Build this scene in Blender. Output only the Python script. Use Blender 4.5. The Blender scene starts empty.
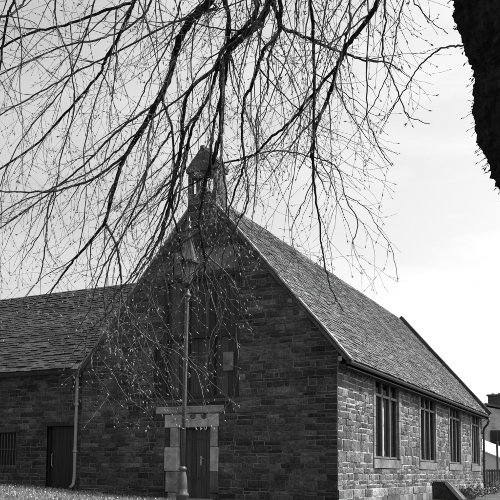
import bpy, math, random
from mathutils import Vector as V, Matrix, noise
random.seed(11)
R = random.random
def U(a, b): return a + (b - a) * R()
S = bpy.context.scene
COL = S.collection
EYE = 0.75                      # metres from the hall's doorstep up to the lens
# ------------------------------------------------------------------ camera
F, PX, PY = 765.744, 250.0, 400.0
ROT = ((0.8928762, 0.45022509, 0.00833476), (-0.03517569, 0.08818842, -0.99548253), (-0.44892624, 0.88854948, 0.09457832))
CAM = V((7.15866, -19.42176, 0.0))
def ray(x, y):
    c = ((x - PX) / F, (y - PY) / F, 1.0)
    return V((sum(ROT[i][j] * c[i] for i in range(3)) for j in range(3)))
def at(x, y, d): return CAM + ray(x, y) * d
def proj(p):
    q = V(p) - CAM
    c = [ROT[i][0] * q.x + ROT[i][1] * q.y + ROT[i][2] * q.z for i in range(3)]
    if c[2] < .05: return (-999, -999)
    return PX + F * c[0] / c[2], PY + F * c[1] / c[2]
cam = bpy.data.cameras.new('camera'); co = bpy.data.objects.new('camera', cam); COL.objects.link(co)
m = Matrix(((ROT[0][0], -ROT[1][0], -ROT[2][0]), (ROT[0][1], -ROT[1][1], -ROT[2][1]), (ROT[0][2], -ROT[1][2], -ROT[2][2])))
co.matrix_world = Matrix.Translation(CAM) @ m.to_4x4()
cam.sensor_width = 36; cam.lens = F * 36 / 500; cam.shift_y = 0.30; cam.shift_x = 0.0
cam.clip_start = .1; cam.clip_end = 3000
S.camera = co
# ------------------------------------------------------------------ light
S.view_settings.view_transform = 'Standard'; S.view_settings.look = 'None'
S.view_settings.gamma = 1; S.view_settings.use_curve_mapping = False
S.view_settings.exposure = 0.55
SUN_EL, SUN_AZ = math.radians(54), math.radians(17)      # azimuth from +X towards +Y
sd = V((math.cos(SUN_EL) * math.cos(SUN_AZ), math.cos(SUN_EL) * math.sin(SUN_AZ), math.sin(SUN_EL)))
sl = bpy.data.lights.new('sun', 'SUN'); sl.energy = 5.0; sl.angle = math.radians(.5); sl.color = (1, 1, 1)
so = bpy.data.objects.new('sun', sl); COL.objects.link(so); so.rotation_euler = sd.to_track_quat('Z', 'Y').to_euler()
W = bpy.data.worlds.new('World'); S.world = W; W.use_nodes = True
nt = W.node_tree; nt.nodes.clear()
def N(t, ty, **k):
    n = t.nodes.new(ty)
    for a, b in k.items(): setattr(n, a, b)
    return n
sky = N(nt, 'ShaderNodeTexSky'); sky.sky_type = 'NISHITA'; sky.sun_disc = False
sky.sun_elevation = SUN_EL; sky.sun_rotation = math.pi / 2 - SUN_AZ
sky.air_density = 1.0; sky.dust_density = 2.5; sky.ozone_density = 1
SKY_BOOST = 5.3
bg = N(nt, 'ShaderNodeBackground'); wo = N(nt, 'ShaderNodeOutputWorld')
tc = N(nt, 'ShaderNodeTexCoord'); mp = N(nt, 'ShaderNodeMapping'); mp.inputs['Scale'].default_value = (1.2, 1.2, 5)
cn = N(nt, 'ShaderNodeTexNoise'); cn.inputs['Scale'].default_value = 2.2; cn.inputs['Detail'].default_value = 9; cn.inputs['Roughness'].default_value = .6
cr = N(nt, 'ShaderNodeMapRange'); cr.inputs[1].default_value = .42; cr.inputs[2].default_value = .8; cr.inputs[3].default_value = .92; cr.inputs[4].default_value = 1.25
mu = N(nt, 'ShaderNodeMath', operation='MULTIPLY')
L = nt.links.new
sp_ = N(nt, 'ShaderNodeSeparateColor'); L(sky.outputs[0], sp_.inputs[0])   # red channel, as through an orange filter
L(tc.outputs['Generated'], mp.inputs[0]); L(mp.outputs[0], cn.inputs['Vector'])
L(cn.outputs['Fac'], cr.inputs[0])
nv = N(nt, 'ShaderNodeVectorMath', operation='NORMALIZE'); dt = N(nt, 'ShaderNodeVectorMath', operation='DOT_PRODUCT')   # added brightness on the sun's side; the sky the gable faces stays darker
L(tc.outputs['Generated'], nv.inputs[0]); L(nv.outputs[0], dt.inputs[0]); dt.inputs[1].default_value = (.70, .70, .12)
cm = N(nt, 'ShaderNodeMapRange'); cm.inputs[1].default_value = -.85; cm.inputs[2].default_value = .75; cm.inputs[3].default_value = 0; cm.inputs[4].default_value = SKY_BOOST
L(dt.outputs['Value'], cm.inputs[0]); L(cm.outputs[0], mu.inputs[0]); L(cr.outputs[0], mu.inputs[1])
ad = N(nt, 'ShaderNodeMath', operation='ADD'); L(sp_.outputs[0], ad.inputs[0]); L(mu.outputs[0], ad.inputs[1])
L(ad.outputs[0], bg.inputs['Color']); bg.inputs['Strength'].default_value = 0.10
L(bg.outputs[0], wo.inputs[0])
# ------------------------------------------------------------------ materials (all grey: the photograph is black and white)
def mat(name, a, b, scale=6, rough=.85, bump=.3, bscale=40, spec=.3, tone=False, detail=6, stretch=(1, 1, 1), metal=0, dist=.01, patch=0, wave=None):
    M = bpy.data.materials.new(name); M.use_nodes = True; t = M.node_tree; bs = t.nodes['Principled BSDF']
    l = t.links.new
    co_ = N(t, 'ShaderNodeTexCoord'); mp_ = N(t, 'ShaderNodeMapping'); mp_.inputs['Scale'].default_value = stretch
    l(co_.outputs['Object'], mp_.inputs[0])
    n = N(t, 'ShaderNodeTexNoise'); n.inputs['Scale'].default_value = scale; n.inputs['Detail'].default_value = detail; n.inputs['Roughness'].default_value = .65
    l(mp_.outputs[0], n.inputs['Vector'])
    r = N(t, 'ShaderNodeMapRange'); r.inputs[1].default_value = .3; r.inputs[2].default_value = .7; r.inputs[3].default_value = a; r.inputs[4].default_value = b
    l(n.outputs['Fac'], r.inputs[0]); out = r.outputs[0]
    if tone:
        at_ = N(t, 'ShaderNodeAttribute', attribute_name='tone'); mm = N(t, 'ShaderNodeMath', operation='MULTIPLY')
        l(out, mm.inputs[0]); l(at_.outputs['Fac'], mm.inputs[1]); out = mm.outputs[0]
    if patch:                                       # lichen and dirt blotches
        p = N(t, 'ShaderNodeTexNoise'); p.inputs['Scale'].default_value = patch; p.inputs['Detail'].default_value = 8; p.inputs['Roughness'].default_value = .7
        l(co_.outputs['Object'], p.inputs['Vector'])
        q = N(t, 'ShaderNodeMapRange'); q.inputs[1].default_value = .35; q.inputs[2].default_value = .68; q.inputs[3].default_value = .55; q.inputs[4].default_value = 1.5
        l(p.outputs['Fac'], q.inputs[0]); mm = N(t, 'ShaderNodeMath', operation='MULTIPLY'); l(out, mm.inputs[0]); l(q.outputs[0], mm.inputs[1]); out = mm.outputs[0]
    l(out, bs.inputs['Base Color'])
    bs.inputs['Roughness'].default_value = rough; bs.inputs['Specular IOR Level'].default_value = spec; bs.inputs['Metallic'].default_value = metal
    if bump:
        b2 = N(t, 'ShaderNodeTexNoise'); b2.inputs['Scale'].default_value = bscale; b2.inputs['Detail'].default_value = 5; b2.inputs['Roughness'].default_value = .7
        l(mp_.outputs[0], b2.inputs['Vector'])
        bu = N(t, 'ShaderNodeBump'); bu.inputs['Strength'].default_value = bump; bu.inputs['Distance'].default_value = dist
        l(b2.outputs['Fac'], bu.inputs['Height']); l(bu.outputs[0], bs.inputs['Normal'])
    return M
M = {}
M['stone'] = mat('sandstone', .055, .2, 16, .9, 1, 22, .2, True, dist=.07, patch=1.6, detail=9)
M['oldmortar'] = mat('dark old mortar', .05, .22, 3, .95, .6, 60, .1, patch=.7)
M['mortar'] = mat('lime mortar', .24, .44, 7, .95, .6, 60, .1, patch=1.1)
M['pale'] = mat('dressed pale stone', .17, .27, 5, .9, .5, 40, .2, True, patch=2.2)
M['slate'] = mat('stone roof slate', .07, .21, 18, .85, 1, 26, .25, True, dist=.035, patch=.9)
M['board'] = mat('weathered oak board', .035, .075, 5, .7, .5, 40, .3, True, stretch=(7, 7, .5))
M['darkwood'] = mat('dark painted wood', .012, .028, 6, .55, .3, 40, .4, True, stretch=(6, 6, .5))
M['panel'] = mat('limewashed panel', .12, .22, 3, .9, .2, 30, .2, patch=2)
M['frame'] = mat('grey painted window frame', .07, .13, 10, .6, .2, 60, .4)
M['iron'] = mat('black cast iron', .012, .025, 20, .35, .15, 60, .5)
M['post'] = mat('dark gloss paint', .08, .14, 20, .26, .12, 60, .6, metal=.6)
M['pipe'] = mat('grey painted drainpipe', .2, .3, 9, .45, .1, 60, .5)
M['lead'] = mat('lead flashing', .1, .16, 9, .5, .2, 30, .5)
M['bark'] = mat('dark ridged bark', .015, .075, 8, .95, 1, 14, .1, stretch=(3, 3, .7), dist=.08, patch=9)
M['twig'] = mat('smooth grey twig bark', .035, .075, 12, .6, .2, 60, .35)
M['bud'] = mat('papery opening bud', .16, .34, 30, .6, 0, 60, .3)
M['soil'] = mat('worn grass and soil', .05, .13, 1.6, .95, 1, 22, .1, dist=.05, patch=.6)
M['grass'] = mat('dry grass blade', .12, .34, 3, .7, 0, 60, .2, True)
M['litter'] = mat('fallen leaf', .35, .6, 12, .7, 0, 60, .2)
M['leaf'] = mat('broad garden leaf', .06, .16, 10, .55, 0, 60, .4, True)
M['render'] = mat('grey roughcast render', .45, .6, 4, .95, .4, 50, .1, patch=.5)
M['white'] = mat('white painted sheet', .6, .75, 4, .6, .1, 40, .2)
M['brick'] = mat('sooty chimney brick', .06, .11, 6, .9, .6, 30, .1, patch=1)
M['fence'] = mat('silvered fence timber', .1, .18, 6, .8, .3, 30, .2, True, stretch=(6, 6, .6))
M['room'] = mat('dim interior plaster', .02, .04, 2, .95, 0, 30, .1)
M['metal'] = mat('worn steel', .3, .5, 9, .4, .1, 60, .5)
def glassmat(name, alpha, gloss=.04):
    g = bpy.data.materials.new(name); g.use_nodes = True; t = g.node_tree; t.nodes.clear()
    o = N(t, 'ShaderNodeOutputMaterial'); mx = N(t, 'ShaderNodeMixShader'); mx2 = N(t, 'ShaderNodeMixShader')
    tr = N(t, 'ShaderNodeBsdfTransparent'); gl = N(t, 'ShaderNodeBsdfGlossy'); gl.inputs['Roughness'].default_value = gloss
    gl.inputs['Color'].default_value = (.35, .35, .35, 1)
    df = N(t, 'ShaderNodeBsdfDiffuse'); df.inputs['Color'].default_value = (.008, .008, .008, 1) if alpha < .9 else (.5, .5, .5, 1)
    fr = N(t, 'ShaderNodeFresnel'); fr.inputs['IOR'].default_value = 1.1
    mx2.inputs[0].default_value = 1 - alpha
    t.links.new(tr.outputs[0], mx2.inputs[1]); t.links.new(df.outputs[0], mx2.inputs[2])
    t.links.new(fr.outputs[0], mx.inputs[0]); t.links.new(mx2.outputs[0], mx.inputs[1]); t.links.new(gl.outputs[0], mx.inputs[2])
    t.links.new(mx.outputs[0], o.inputs[0]); return g
M['glass'] = glassmat('old window glass', .78)
def lampglass():
    g = bpy.data.materials.new('milky lantern glass'); g.use_nodes = True; t = g.node_tree; b = t.nodes['Principled BSDF']
    t.nodes.remove(b); o = [n for n in t.nodes if n.type == 'OUTPUT_MATERIAL'][0]
    a = N(t, 'ShaderNodeBsdfTranslucent'); d = N(t, 'ShaderNodeBsdfDiffuse'); x = N(t, 'ShaderNodeMixShader'); tr = N(t, 'ShaderNodeBsdfTransparent'); y = N(t, 'ShaderNodeMixShader')
    a.inputs[0].default_value = d.inputs[0].default_value = (.35, .35, .35, 1)
    t.links.new(a.outputs[0], x.inputs[1]); t.links.new(d.outputs[0], x.inputs[2]); y.inputs[0].default_value = .65
    t.links.new(x.outputs[0], y.inputs[1]); t.links.new(tr.outputs[0], y.inputs[2]); t.links.new(y.outputs[0], o.inputs[0]); return g
M['milk'] = lampglass()
# ------------------------------------------------------------------ mesh helpers
class MB:
    def __init__(s): s.v = []; s.f = []; s.t = []; s.mi = []
    def face(s, pts, tone=1, mi=0):
        i = len(s.v); s.v += [tuple(p) for p in pts]; s.f.append(tuple(range(i, i + len(pts)))); s.t.append(tone); s.mi.append(mi)
    def add(s, verts, faces, tone=1, mi=0):
        i = len(s.v); s.v += [tuple(p) for p in verts]
        for f in faces: s.f.append(tuple(i + k for k in f)); s.t.append(tone); s.mi.append(mi)
    def box(s, x0, x1, y0, y1, z0, z1, tone=1, mi=0, bev=0):
        if bev <= 0 or min(x1 - x0, y1 - y0, z1 - z0) < 2.5 * bev:
            v = [(x, y, z) for z in (z0, z1) for y in (y0, y1) for x in (x0, x1)]
            s.add(v, [(0, 2, 3, 1), (4, 5, 7, 6), (0, 1, 5, 4), (2, 6, 7, 3), (0, 4, 6, 2), (1, 3, 7, 5)], tone, mi); return
        v = []; idx = {}
        for i, x in enumerate((x0, x1)):
            for j, y in enumerate((y0, y1)):
                for k, z in enumerate((z0, z1)):
                    sx, sy, sz = (1 - 2 * i) * bev, (1 - 2 * j) * bev, (1 - 2 * k) * bev
                    for a, p in enumerate(((x, y + sy, z + sz), (x + sx, y, z + sz), (x + sx, y + sy, z))):
                        idx[(i, j, k, a)] = len(v); v.append(p)
        q = idx; f = []
        for i in (0, 1):
            f.append([q[(i, 0, 0, 0)], q[(i, 1, 0, 0)], q[(i, 1, 1, 0)], q[(i, 0, 1, 0)]])
            f.append([q[(0, i, 0, 1)], q[(1, i, 0, 1)], q[(1, i, 1, 1)], q[(0, i, 1, 1)]])
            f.append([q[(0, 0, i, 2)], q[(1, 0, i, 2)], q[(1, 1, i, 2)], q[(0, 1, i, 2)]])
        for a in (0, 1):
            for b in (0, 1):
                f.append([q[(a, b, 0, 0)], q[(a, b, 1, 0)], q[(a, b, 1, 1)], q[(a, b, 0, 1)]])
                f.append([q[(a, 0, b, 0)], q[(a, 1, b, 0)], q[(a, 1, b, 2)], q[(a, 0, b, 2)]])
                f.append([q[(0, a, b, 1)], q[(1, a, b, 1)], q[(1, a, b, 2)], q[(0, a, b, 2)]])
        for i in (0, 1):
            for j in (0, 1):
                for k in (0, 1): f.append([q[(i, j, k, 0)], q[(i, j, k, 1)], q[(i, j, k, 2)]])
        s.add(v, f, tone, mi)
    def tube(s, pts, rad, n=6, tone=1, mi=0, cap=True, fn=None):
        pts = [V(p) for p in pts]; base = len(s.v); k = len(pts)
        T = (pts[1] - pts[0]).normalized(); A = T.orthogonal().normalized()
        for i, p in enumerate(pts):
            t = (pts[min(i + 1, k - 1)] - pts[max(i - 1, 0)])
            if t.length < 1e-9: t = T
            t.normalize(); A = (A - t * A.dot(t)).normalized(); B = t.cross(A)
            r = rad[i] if hasattr(rad, '__len__') else rad
            for j in range(n):
                a = 2 * math.pi * j / n; w = A * math.cos(a) + B * math.sin(a); rr = r * (fn(p, w, i) if fn else 1)
                s.v.append(tuple(p + w * rr))
        for i in range(k - 1):
            for j in range(n):
                a = base + i * n + j; b = base + i * n + (j + 1) % n
                s.f.append((a, b, b + n, a + n)); s.t.append(tone); s.mi.append(mi)
        if cap:
            s.f.append(tuple(base + j for j in range(n))[::-1]); s.t.append(tone); s.mi.append(mi)
            s.f.append(tuple(base + (k - 1) * n + j for j in range(n))); s.t.append(tone); s.mi.append(mi)
    def lathe(s, o, prof, n=20, tone=1, mi=0, ang=0):
        o = V(o); b = len(s.v)
        for r, z in prof:
            for j in range(n):
                a = 2 * math.pi * j / n + ang; s.v.append((o.x + r * math.cos(a), o.y + r * math.sin(a), o.z + z))
        for i in range(len(prof) - 1):
            for j in range(n):
                a = b + i * n + j; c = b + i * n + (j + 1) % n; s.f.append((a, c, c + n, a + n)); s.t.append(tone); s.mi.append(mi)
        s.f.append(tuple(b + j for j in range(n))[::-1]); s.t.append(tone); s.mi.append(mi)
        s.f.append(tuple(b + (len(prof) - 1) * n + j for j in range(n))); s.t.append(tone); s.mi.append(mi)
    def build(s, name, mats, parent=None, smooth=False, org=None):
        me = bpy.data.meshes.new(name)
        if parent is not None: org = V(parent['_o'])
        elif org is None: org = V((0, 0, 0))
        me.from_pydata([(x - org.x, y - org.y, z - org.z) for x, y, z in s.v], [], s.f)
        for mm in (mats if isinstance(mats, (list, tuple)) else [mats]): me.materials.append(M[mm])
        me.polygons.foreach_set('material_index', s.mi)
        ca = me.attributes.new('tone', 'FLOAT', 'FACE'); ca.data.foreach_set('value', [float(t) for t in s.t])
        if smooth: me.polygons.foreach_set('use_smooth', [True] * len(s.f))
        me.validate(); me.update()
        o = bpy.data.objects.new(name, me); COL.objects.link(o)
        if parent is not None: o.parent = parent; o['_o'] = parent['_o']
        else: o.location = org; o['_o'] = tuple(org)
        return o
def tag(o, label=None, cat=None, group=None, kind=None):
    for k, v in (('label', label), ('category', cat), ('group', group), ('kind', kind)):
        if v: o[k] = v
    return o
def thing(name, loc, label, cat, group=None):
    o = bpy.data.objects.new(name, None); COL.objects.link(o); o.location = loc; o['_o'] = tuple(loc); o.empty_display_size = .3
    return tag(o, label, cat, group)
# ------------------------------------------------------------------ ground
def sm(a, b, x):
    t = max(0, min(1, (x - a) / (b - a))); return t * t * (3 - 2 * t)
def ground(x, y):
    z = -.92 + .12 * sm(-2, -5, x) + .32 * sm(-5, -12.5, x) + .03 * max(0, min(8, -x - 12))
    z -= .75 * sm(-3, -18, y) * (1 - .25 * sm(-4, -14, x))
    z += .05 * math.exp(-((y + 2.6) / 1.6) ** 2) * sm(-5, -9, x)
    z -= .06 * sm(0, 6, y) * sm(-2, 1, x) - .22 * sm(14, 24, y) * sm(-2, 3, x)
    if y > 30: z += .4 * sm(30, 60, y)
    return z + .03 * noise.noise((x * .6, y * .6, 3))
gm = MB()
xs = [-900, -300, -100, -60, -40, -30] + [-24 + .5 * i for i in range(77)] + [17, 20, 26, 40, 80, 250, 900]
ys = [-900, -250, -80, -45, -34] + [-27 + .5 * i for i in range(70)] + [9, 10, 12, 14, 16, 18, 20, 22, 25, 29, 34, 40, 50, 60, 80, 120, 250, 900]
xs = sorted(set(xs)); ys = sorted(set(ys))
for y in ys:
    for x in xs: gm.v.append((x, y, ground(x, y)))
nx = len(xs)
for j in range(len(ys) - 1):
    for i in range(nx - 1):
        a = j * nx + i; gm.f.append((a, a + 1, a + 1 + nx, a + nx)); gm.t.append(1); gm.mi.append(0)
tag(gm.build('ground', 'soil', smooth=True), kind='structure')
# ------------------------------------------------------------------ masonry
def clip(poly, lines):
    for (a, b, c) in lines:                         # keep a*u + b*v <= c
        out = []
        for i in range(len(poly)):
            p, q = poly[i], poly[(i + 1) % len(poly)]
            dp, dq = a * p[0] + b * p[1] - c, a * q[0] + b * q[1] - c
            if dp <= 0: out.append(p)
            if dp * dq < 0: t = dp / (dp - dq); out.append((p[0] + (q[0] - p[0]) * t, p[1] + (q[1] - p[1]) * t))
        poly = out
        if len(poly) < 3: return []
    return poly
def area(p): return abs(sum(p[i][0] * p[(i + 1) % len(p)][1] - p[(i + 1) % len(p)][0] * p[i][1] for i in range(len(p)))) / 2
def masonry(mb, P, u0, u1, v0, v1, holes=(), lines=(), ch=(.13, .22), bw_=(.25, .6), proud=(.008, .025), joint=.014, tonef=None, quoin=(), thick=.5, wob=.006, bigrow=.12, rough=.003):
    """P(u,v,d) -> world. d is distance proud of the mortar face."""
    marks = sorted({v0, v1} | {h[2] for h in holes if v0 < h[2] < v1} | {h[3] for h in holes if v0 < h[3] < v1})
    rows = []
    for a, b in zip(marks, marks[1:]):
        v = a
        while v < b - 1e-6:
            h = U(*ch) * (1.45 if R() < bigrow else 1)
            if b - v < h * 1.5: h = b - v if b - v < ch[1] * 1.3 else (b - v) / 2
            rows.append((v, v + h)); v += h
    for ri, (a, b) in enumerate(rows):
        free = [(u0, u1)]
        for h in holes:
            if h[2] < b - 1e-6 and h[3] > a + 1e-6:
                nf = []
                for p, q in free:
                    if h[0] > p: nf.append((p, min(q, h[0])))
                    if h[1] < q: nf.append((max(p, h[1]), q))
                free = [(p, q) for p, q in nf if q - p > .004]
        for p, q in free:
            back = clip([(p, a), (q, a), (q, b), (p, b)], lines)
            if back:
                mb.face([P(u, v, 0) for u, v in back], 1, 1); mb.face([P(u, v, -thick) for u, v in back][::-1], 1, 1)
            cuts = [p]; x = p
            while x < q - 1e-6:
                w = U(*bw_)
                if abs(x - u0) < 1e-6 and 0 in quoin: w = (.62 if ri % 2 else .36) * U(.9, 1.1)
                if q - x < w * 1.45: w = q - x
                if abs(q - u1) < 1e-6 and 1 in quoin and q - x - w < .75 and w < q - x - .02:
                    w = q - x - (.6 if ri % 2 else .36) * U(.9, 1.1)
                    if w < .12: w = q - x
                x += w; cuts.append(x)
            for c0, c1 in zip(cuts, cuts[1:]):
                j = joint * U(.6, 1.5) / 2; wj = lambda: U(-wob, wob)
                blk = [(c0 + j + wj(), a + j + wj()), (c1 - j + wj(), a + j + wj()), (c1 - j + wj(), b - j + wj()), (c0 + j + wj(), b - j + wj())]
                # never cross the ends or an opening's edge
                blk = [(max(p + .001, min(q - .001, u)), v) for u, v in blk]
                blk = clip(blk, lines)
                if not blk or area(blk) < .0025: continue
                d = U(*proud) + .004; cx = sum(k[0] for k in blk) / len(blk); cy = sum(k[1] for k in blk) / len(blk)
                bev = min(.014, .2 * min(c1 - c0, b - a)); ring = []
                tl = [U(-.006, .006) for _ in range(2)]
                for k in blk:
                    dx, dy = cx - k[0], cy - k[1]; ln = math.hypot(dx, dy); ring.append((k[0] + dx / ln * bev, k[1] + dy / ln * bev))
                t = U(.5, 1.45) * (U(1.15, 1.6) if R() < .1 else 1)
                if tonef: t *= tonef(cx, cy)
                if len(blk) == 4 and (c1 - c0) > .12 and (b - a) > .06:       # rough-dressed face: a small uneven grid
                    gx_ = max(2, int((c1 - c0) / .09)); gy_ = 2 if b - a < .16 else 3; vs = []
                    bil = lambda q4, s_, t_: tuple((q4[0][k] * (1 - s_) + q4[1][k] * s_) * (1 - t_) + (q4[3][k] * (1 - s_) + q4[2][k] * s_) * t_ for k in (0, 1))
                    for jy in range(gy_ + 1):
                        for ix in range(gx_ + 1):
                            u, v = bil(ring, ix / gx_, jy / gy_); ed = ix in (0, gx_) or jy in (0, gy_)
                            if not ed: u += U(-.012, .012); v += U(-.008, .008)
                            elif 0 < ix < gx_: v += U(-.5, 1) * bev * .35 * (1 if jy == 0 else -1)
                            elif 0 < jy < gy_: u += U(-.5, 1) * bev * .35 * (1 if ix == 0 else -1)
                            vs.append(P(u, v, max(d * .5, d + U(-1, 1) * rough + (rough if not ed else 0))))
                    ng = len(vs); fs = [(jy * (gx_ + 1) + ix, jy * (gx_ + 1) + ix + 1, (jy + 1) * (gx_ + 1) + ix + 1, (jy + 1) * (gx_ + 1) + ix) for jy in range(gy_) for ix in range(gx_)]
                    bd = [ix for ix in range(gx_ + 1)] + [jy * (gx_ + 1) + gx_ for jy in range(1, gy_ + 1)] + [gy_ * (gx_ + 1) + ix for ix in range(gx_ - 1, -1, -1)] + [jy * (gx_ + 1) for jy in range(gy_ - 1, 0, -1)]
                    par = [(ix / gx_, 0) for ix in range(gx_ + 1)] + [(1, jy / gy_) for jy in range(1, gy_ + 1)] + [(ix / gx_, 1) for ix in range(gx_ - 1, -1, -1)] + [(0, jy / gy_) for jy in range(gy_ - 1, 0, -1)]
                    vs += [P(*bil(blk, *q_), -.002) for q_ in par]; nb = len(bd)
                    fs += [(ng + k, ng + (k + 1) % nb, bd[(k + 1) % nb], bd[k]) for k in range(nb)]
                    mb.add(vs, fs, t, 0); continue
                n = len(blk); lo = [P(u, v, -.002) for u, v in blk]; mid = [P(u, v, d * .55) for u, v in blk]
                hi = [P(u, v, max(d * .6, d + tl[0] * (u - cx) / .3 + tl[1] * (v - cy) / .1 * .5)) for u, v in ring]
                f = [tuple(range(2 * n, 3 * n))]
                for i in range(n):
                    k = (i + 1) % n; f.append((i, k, n + k, n + i)); f.append((n + i, n + k, 2 * n + k, 2 * n + i))
                mb.add(lo + mid + hi, f, t, 0)
def Pfront(y0=0): return lambda u, v, d: (u, y0 - d, v)
def wavy(P, amp):                                   # old courses never run dead level
    return lambda u, v, d: P(u, v + amp * (noise.noise((u * .8, v * .9, 5)) + .5 * noise.noise((u * 2.3, v * 1.5, 8))), d)
def Pright(x0=0): return lambda u, v, d: (x0 + d, u, v)
def Pleft(x0): return lambda u, v, d: (x0 - d, u, v)
def Pback(y0): return lambda u, v, d: (u, y0 + d, v)
def slates(mb, o, ud, vd, nd, length, slope, w, exp, th, jit=.012, tone0=1, tonef=None, keep=None):
    o, ud, vd, nd = V(o), V(ud), V(vd), V(nd); rows = int(slope / exp) + 1
    for r in range(rows):
        v = r * exp; x = -U(0, w); e = exp * 1.35
        if v + .02 > slope: continue
        while x < length:
            ww = w * U(.65, 1.35); a, b = max(0, x), min(length, x + ww - .006); x += ww
            if b - a < .03: continue
            dv = U(-jit, jit); top = min(v + e, slope); h0 = th * U(.7, 1.35); lift = .012 + U(0, .02)
            if keep and not keep((a + b) / 2, v): continue
            pc = o + ud * a + vd * v; lift += .022 + .028 * noise.noise(pc * .45) + .012 * noise.noise(pc * 1.7)
            if R() < .012: dv -= U(.03, .07)
            c = o + nd * lift
            q = [c + ud * a + vd * (v + dv) + nd * 0, c + ud * b + vd * (v + dv + U(-.006, .006)), c + ud * b + vd * top - nd * .012, c + ud * a + vd * top - nd * .012]
            hh = [q[0] + nd * h0, q[1] + nd * h0 * U(.8, 1.2), q[2] + nd * h0 * .5, q[3] + nd * h0 * .5]
            t = tone0 * U(.62, 1.35) * (U(1.2, 1.7) if R() < .05 else 1)
            mb.add(q + hh, [(4, 5, 6, 7), (0, 1, 5, 4), (1, 2, 6, 5), (3, 0, 4, 7)], t)
# ------------------------------------------------------------------ the hall
WX, AX, AZ, EZ, LEN = -8.7, -4.3, 8.5, 3.4, 21.5
SL = (AZ - EZ) / 4.35
GB = -1.3                                            # walls run down into the ground
hall = thing('stone_hall', (AX, LEN / 2, -.8), 'tall gabled stone hall with steep slate roof, gable bellcote and four tall side windows', 'building')
hole_door = (-5.05, -3.93, -.75, 1.32)
hole_win = (-5.62, -3.02, 2.15, 5.86)
hole_panel = (-5.32, -3.1, 5.99, 6.74)
sl_lines = [(SL, 1, SL * 0.02 + EZ + .04), (-SL, 1, -SL * -8.66 + EZ + .04)]
def ls(u0, u1, vmax): return None
rake = [(SL, 1, AZ - .06 + SL * AX), (-SL, 1, AZ - .06 - SL * AX)]
g = MB()
# dressed surround stones of the door take the place of the coursed stone behind them
hd = (-5.52, -3.66, -.75, 1.72)
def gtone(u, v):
    t = .78  # same sandstone toned down here, deepening the gable's shade in colour
    if u > -.62: t *= .52                            # darker quoins up the corner
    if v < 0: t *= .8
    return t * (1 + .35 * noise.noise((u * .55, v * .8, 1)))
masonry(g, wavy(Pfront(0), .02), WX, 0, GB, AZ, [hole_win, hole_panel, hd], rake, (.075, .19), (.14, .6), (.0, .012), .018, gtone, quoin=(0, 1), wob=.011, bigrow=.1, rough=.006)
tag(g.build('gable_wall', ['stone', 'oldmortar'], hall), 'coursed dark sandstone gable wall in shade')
s = MB()
wins = [(3.25, 5.85), (8.75, 11.15), (13.7, 16.0), (18.55, 20.6)]
WZ0, WZ1 = .48, 2.98
sh = [(a - .2, b + .2, WZ0 - .32, WZ1 + .22) for a, b in wins]
masonry(s, wavy(Pright(0), .016), .0, LEN, GB, EZ, sh, [], (.10, .23), (.2, .62), (.0, .026), .026, lambda u, v: 1.2, quoin=(0, 1), wob=.013, bigrow=.22, rough=.009)  # stone tone raised, adding to the sunlight through colour
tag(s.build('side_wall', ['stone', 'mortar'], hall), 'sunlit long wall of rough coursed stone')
w = MB(); w.box(WX + .002, WX + .5, .5, LEN, GB, EZ - .02); w.build('far_side_wall', ['mortar'], hall)
w = MB(); masonry(w, Pback(LEN), WX, 0, GB, AZ, [], rake, (.2, .3), (.4, .8)); w.build('rear_wall', ['stone', 'mortar'], hall)
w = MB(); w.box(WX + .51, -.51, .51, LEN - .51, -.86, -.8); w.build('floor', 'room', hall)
# plinth course at the foot of the side wall
p = MB()
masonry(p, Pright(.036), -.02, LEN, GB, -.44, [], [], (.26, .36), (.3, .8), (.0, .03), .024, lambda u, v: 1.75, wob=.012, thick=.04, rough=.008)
p.face([(0, -.02, -.44), (.036, -.02, -.44), (.036, LEN, -.44), (0, LEN, -.44)], 1, 1)
p.build('plinth', ['stone', 'mortar'], hall)
# roof
cs = 1 / math.hypot(1, SL); OV = .30
SLOPE = math.hypot(4.35 + OV, SL * (4.35 + OV)); ROV = .05
eR = V((.05 + OV, -ROV, EZ - SL * OV - .0)); vR = V((-cs, 0, SL * cs)); nR = V((SL * cs, 0, cs))
rl = LEN + ROV - .05
d = MB(); b_ = [eR, eR + V((0, rl, 0)), eR + V((0, rl, 0)) + vR * SLOPE, eR + vR * SLOPE]
d.add(b_ + [q - nR * .09 for q in b_], [(0, 1, 2, 3), (7, 6, 5, 4), (0, 4, 5, 1), (1, 5, 6, 2), (2, 6, 7, 3), (3, 7, 4, 0)], .7)
slates(d, eR, (0, 1, 0), vR, nR, rl, SLOPE, .21, .125, .020, .026)
ro = d.build('roof_slope', 'slate', hall); tag(ro, 'sunlit roof slope of small rough slates')
eL = V((WX - OV + .05, -ROV, EZ - SL * (OV + .0))); vL = V((cs, 0, SL * cs)); nL = V((-SL * cs, 0, cs))
d = MB(); b_ = [eL + vL * SLOPE, eL + V((0, rl, 0)) + vL * SLOPE, eL + V((0, rl, 0)), eL]
d.add(b_ + [q - nL * .09 for q in b_], [(0, 1, 2, 3), (7, 6, 5, 4), (0, 4, 5, 1), (1, 5, 6, 2), (2, 6, 7, 3), (3, 7, 4, 0)], .7)
slates(d, eL, (0, 1, 0), vL, nL, rl, SLOPE, .3, .2, .02, .02)
d.build('roof_slope', 'slate', hall)
d = MB(); y = .75
RZ = eR.z + SL * (4.35 + OV)
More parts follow.
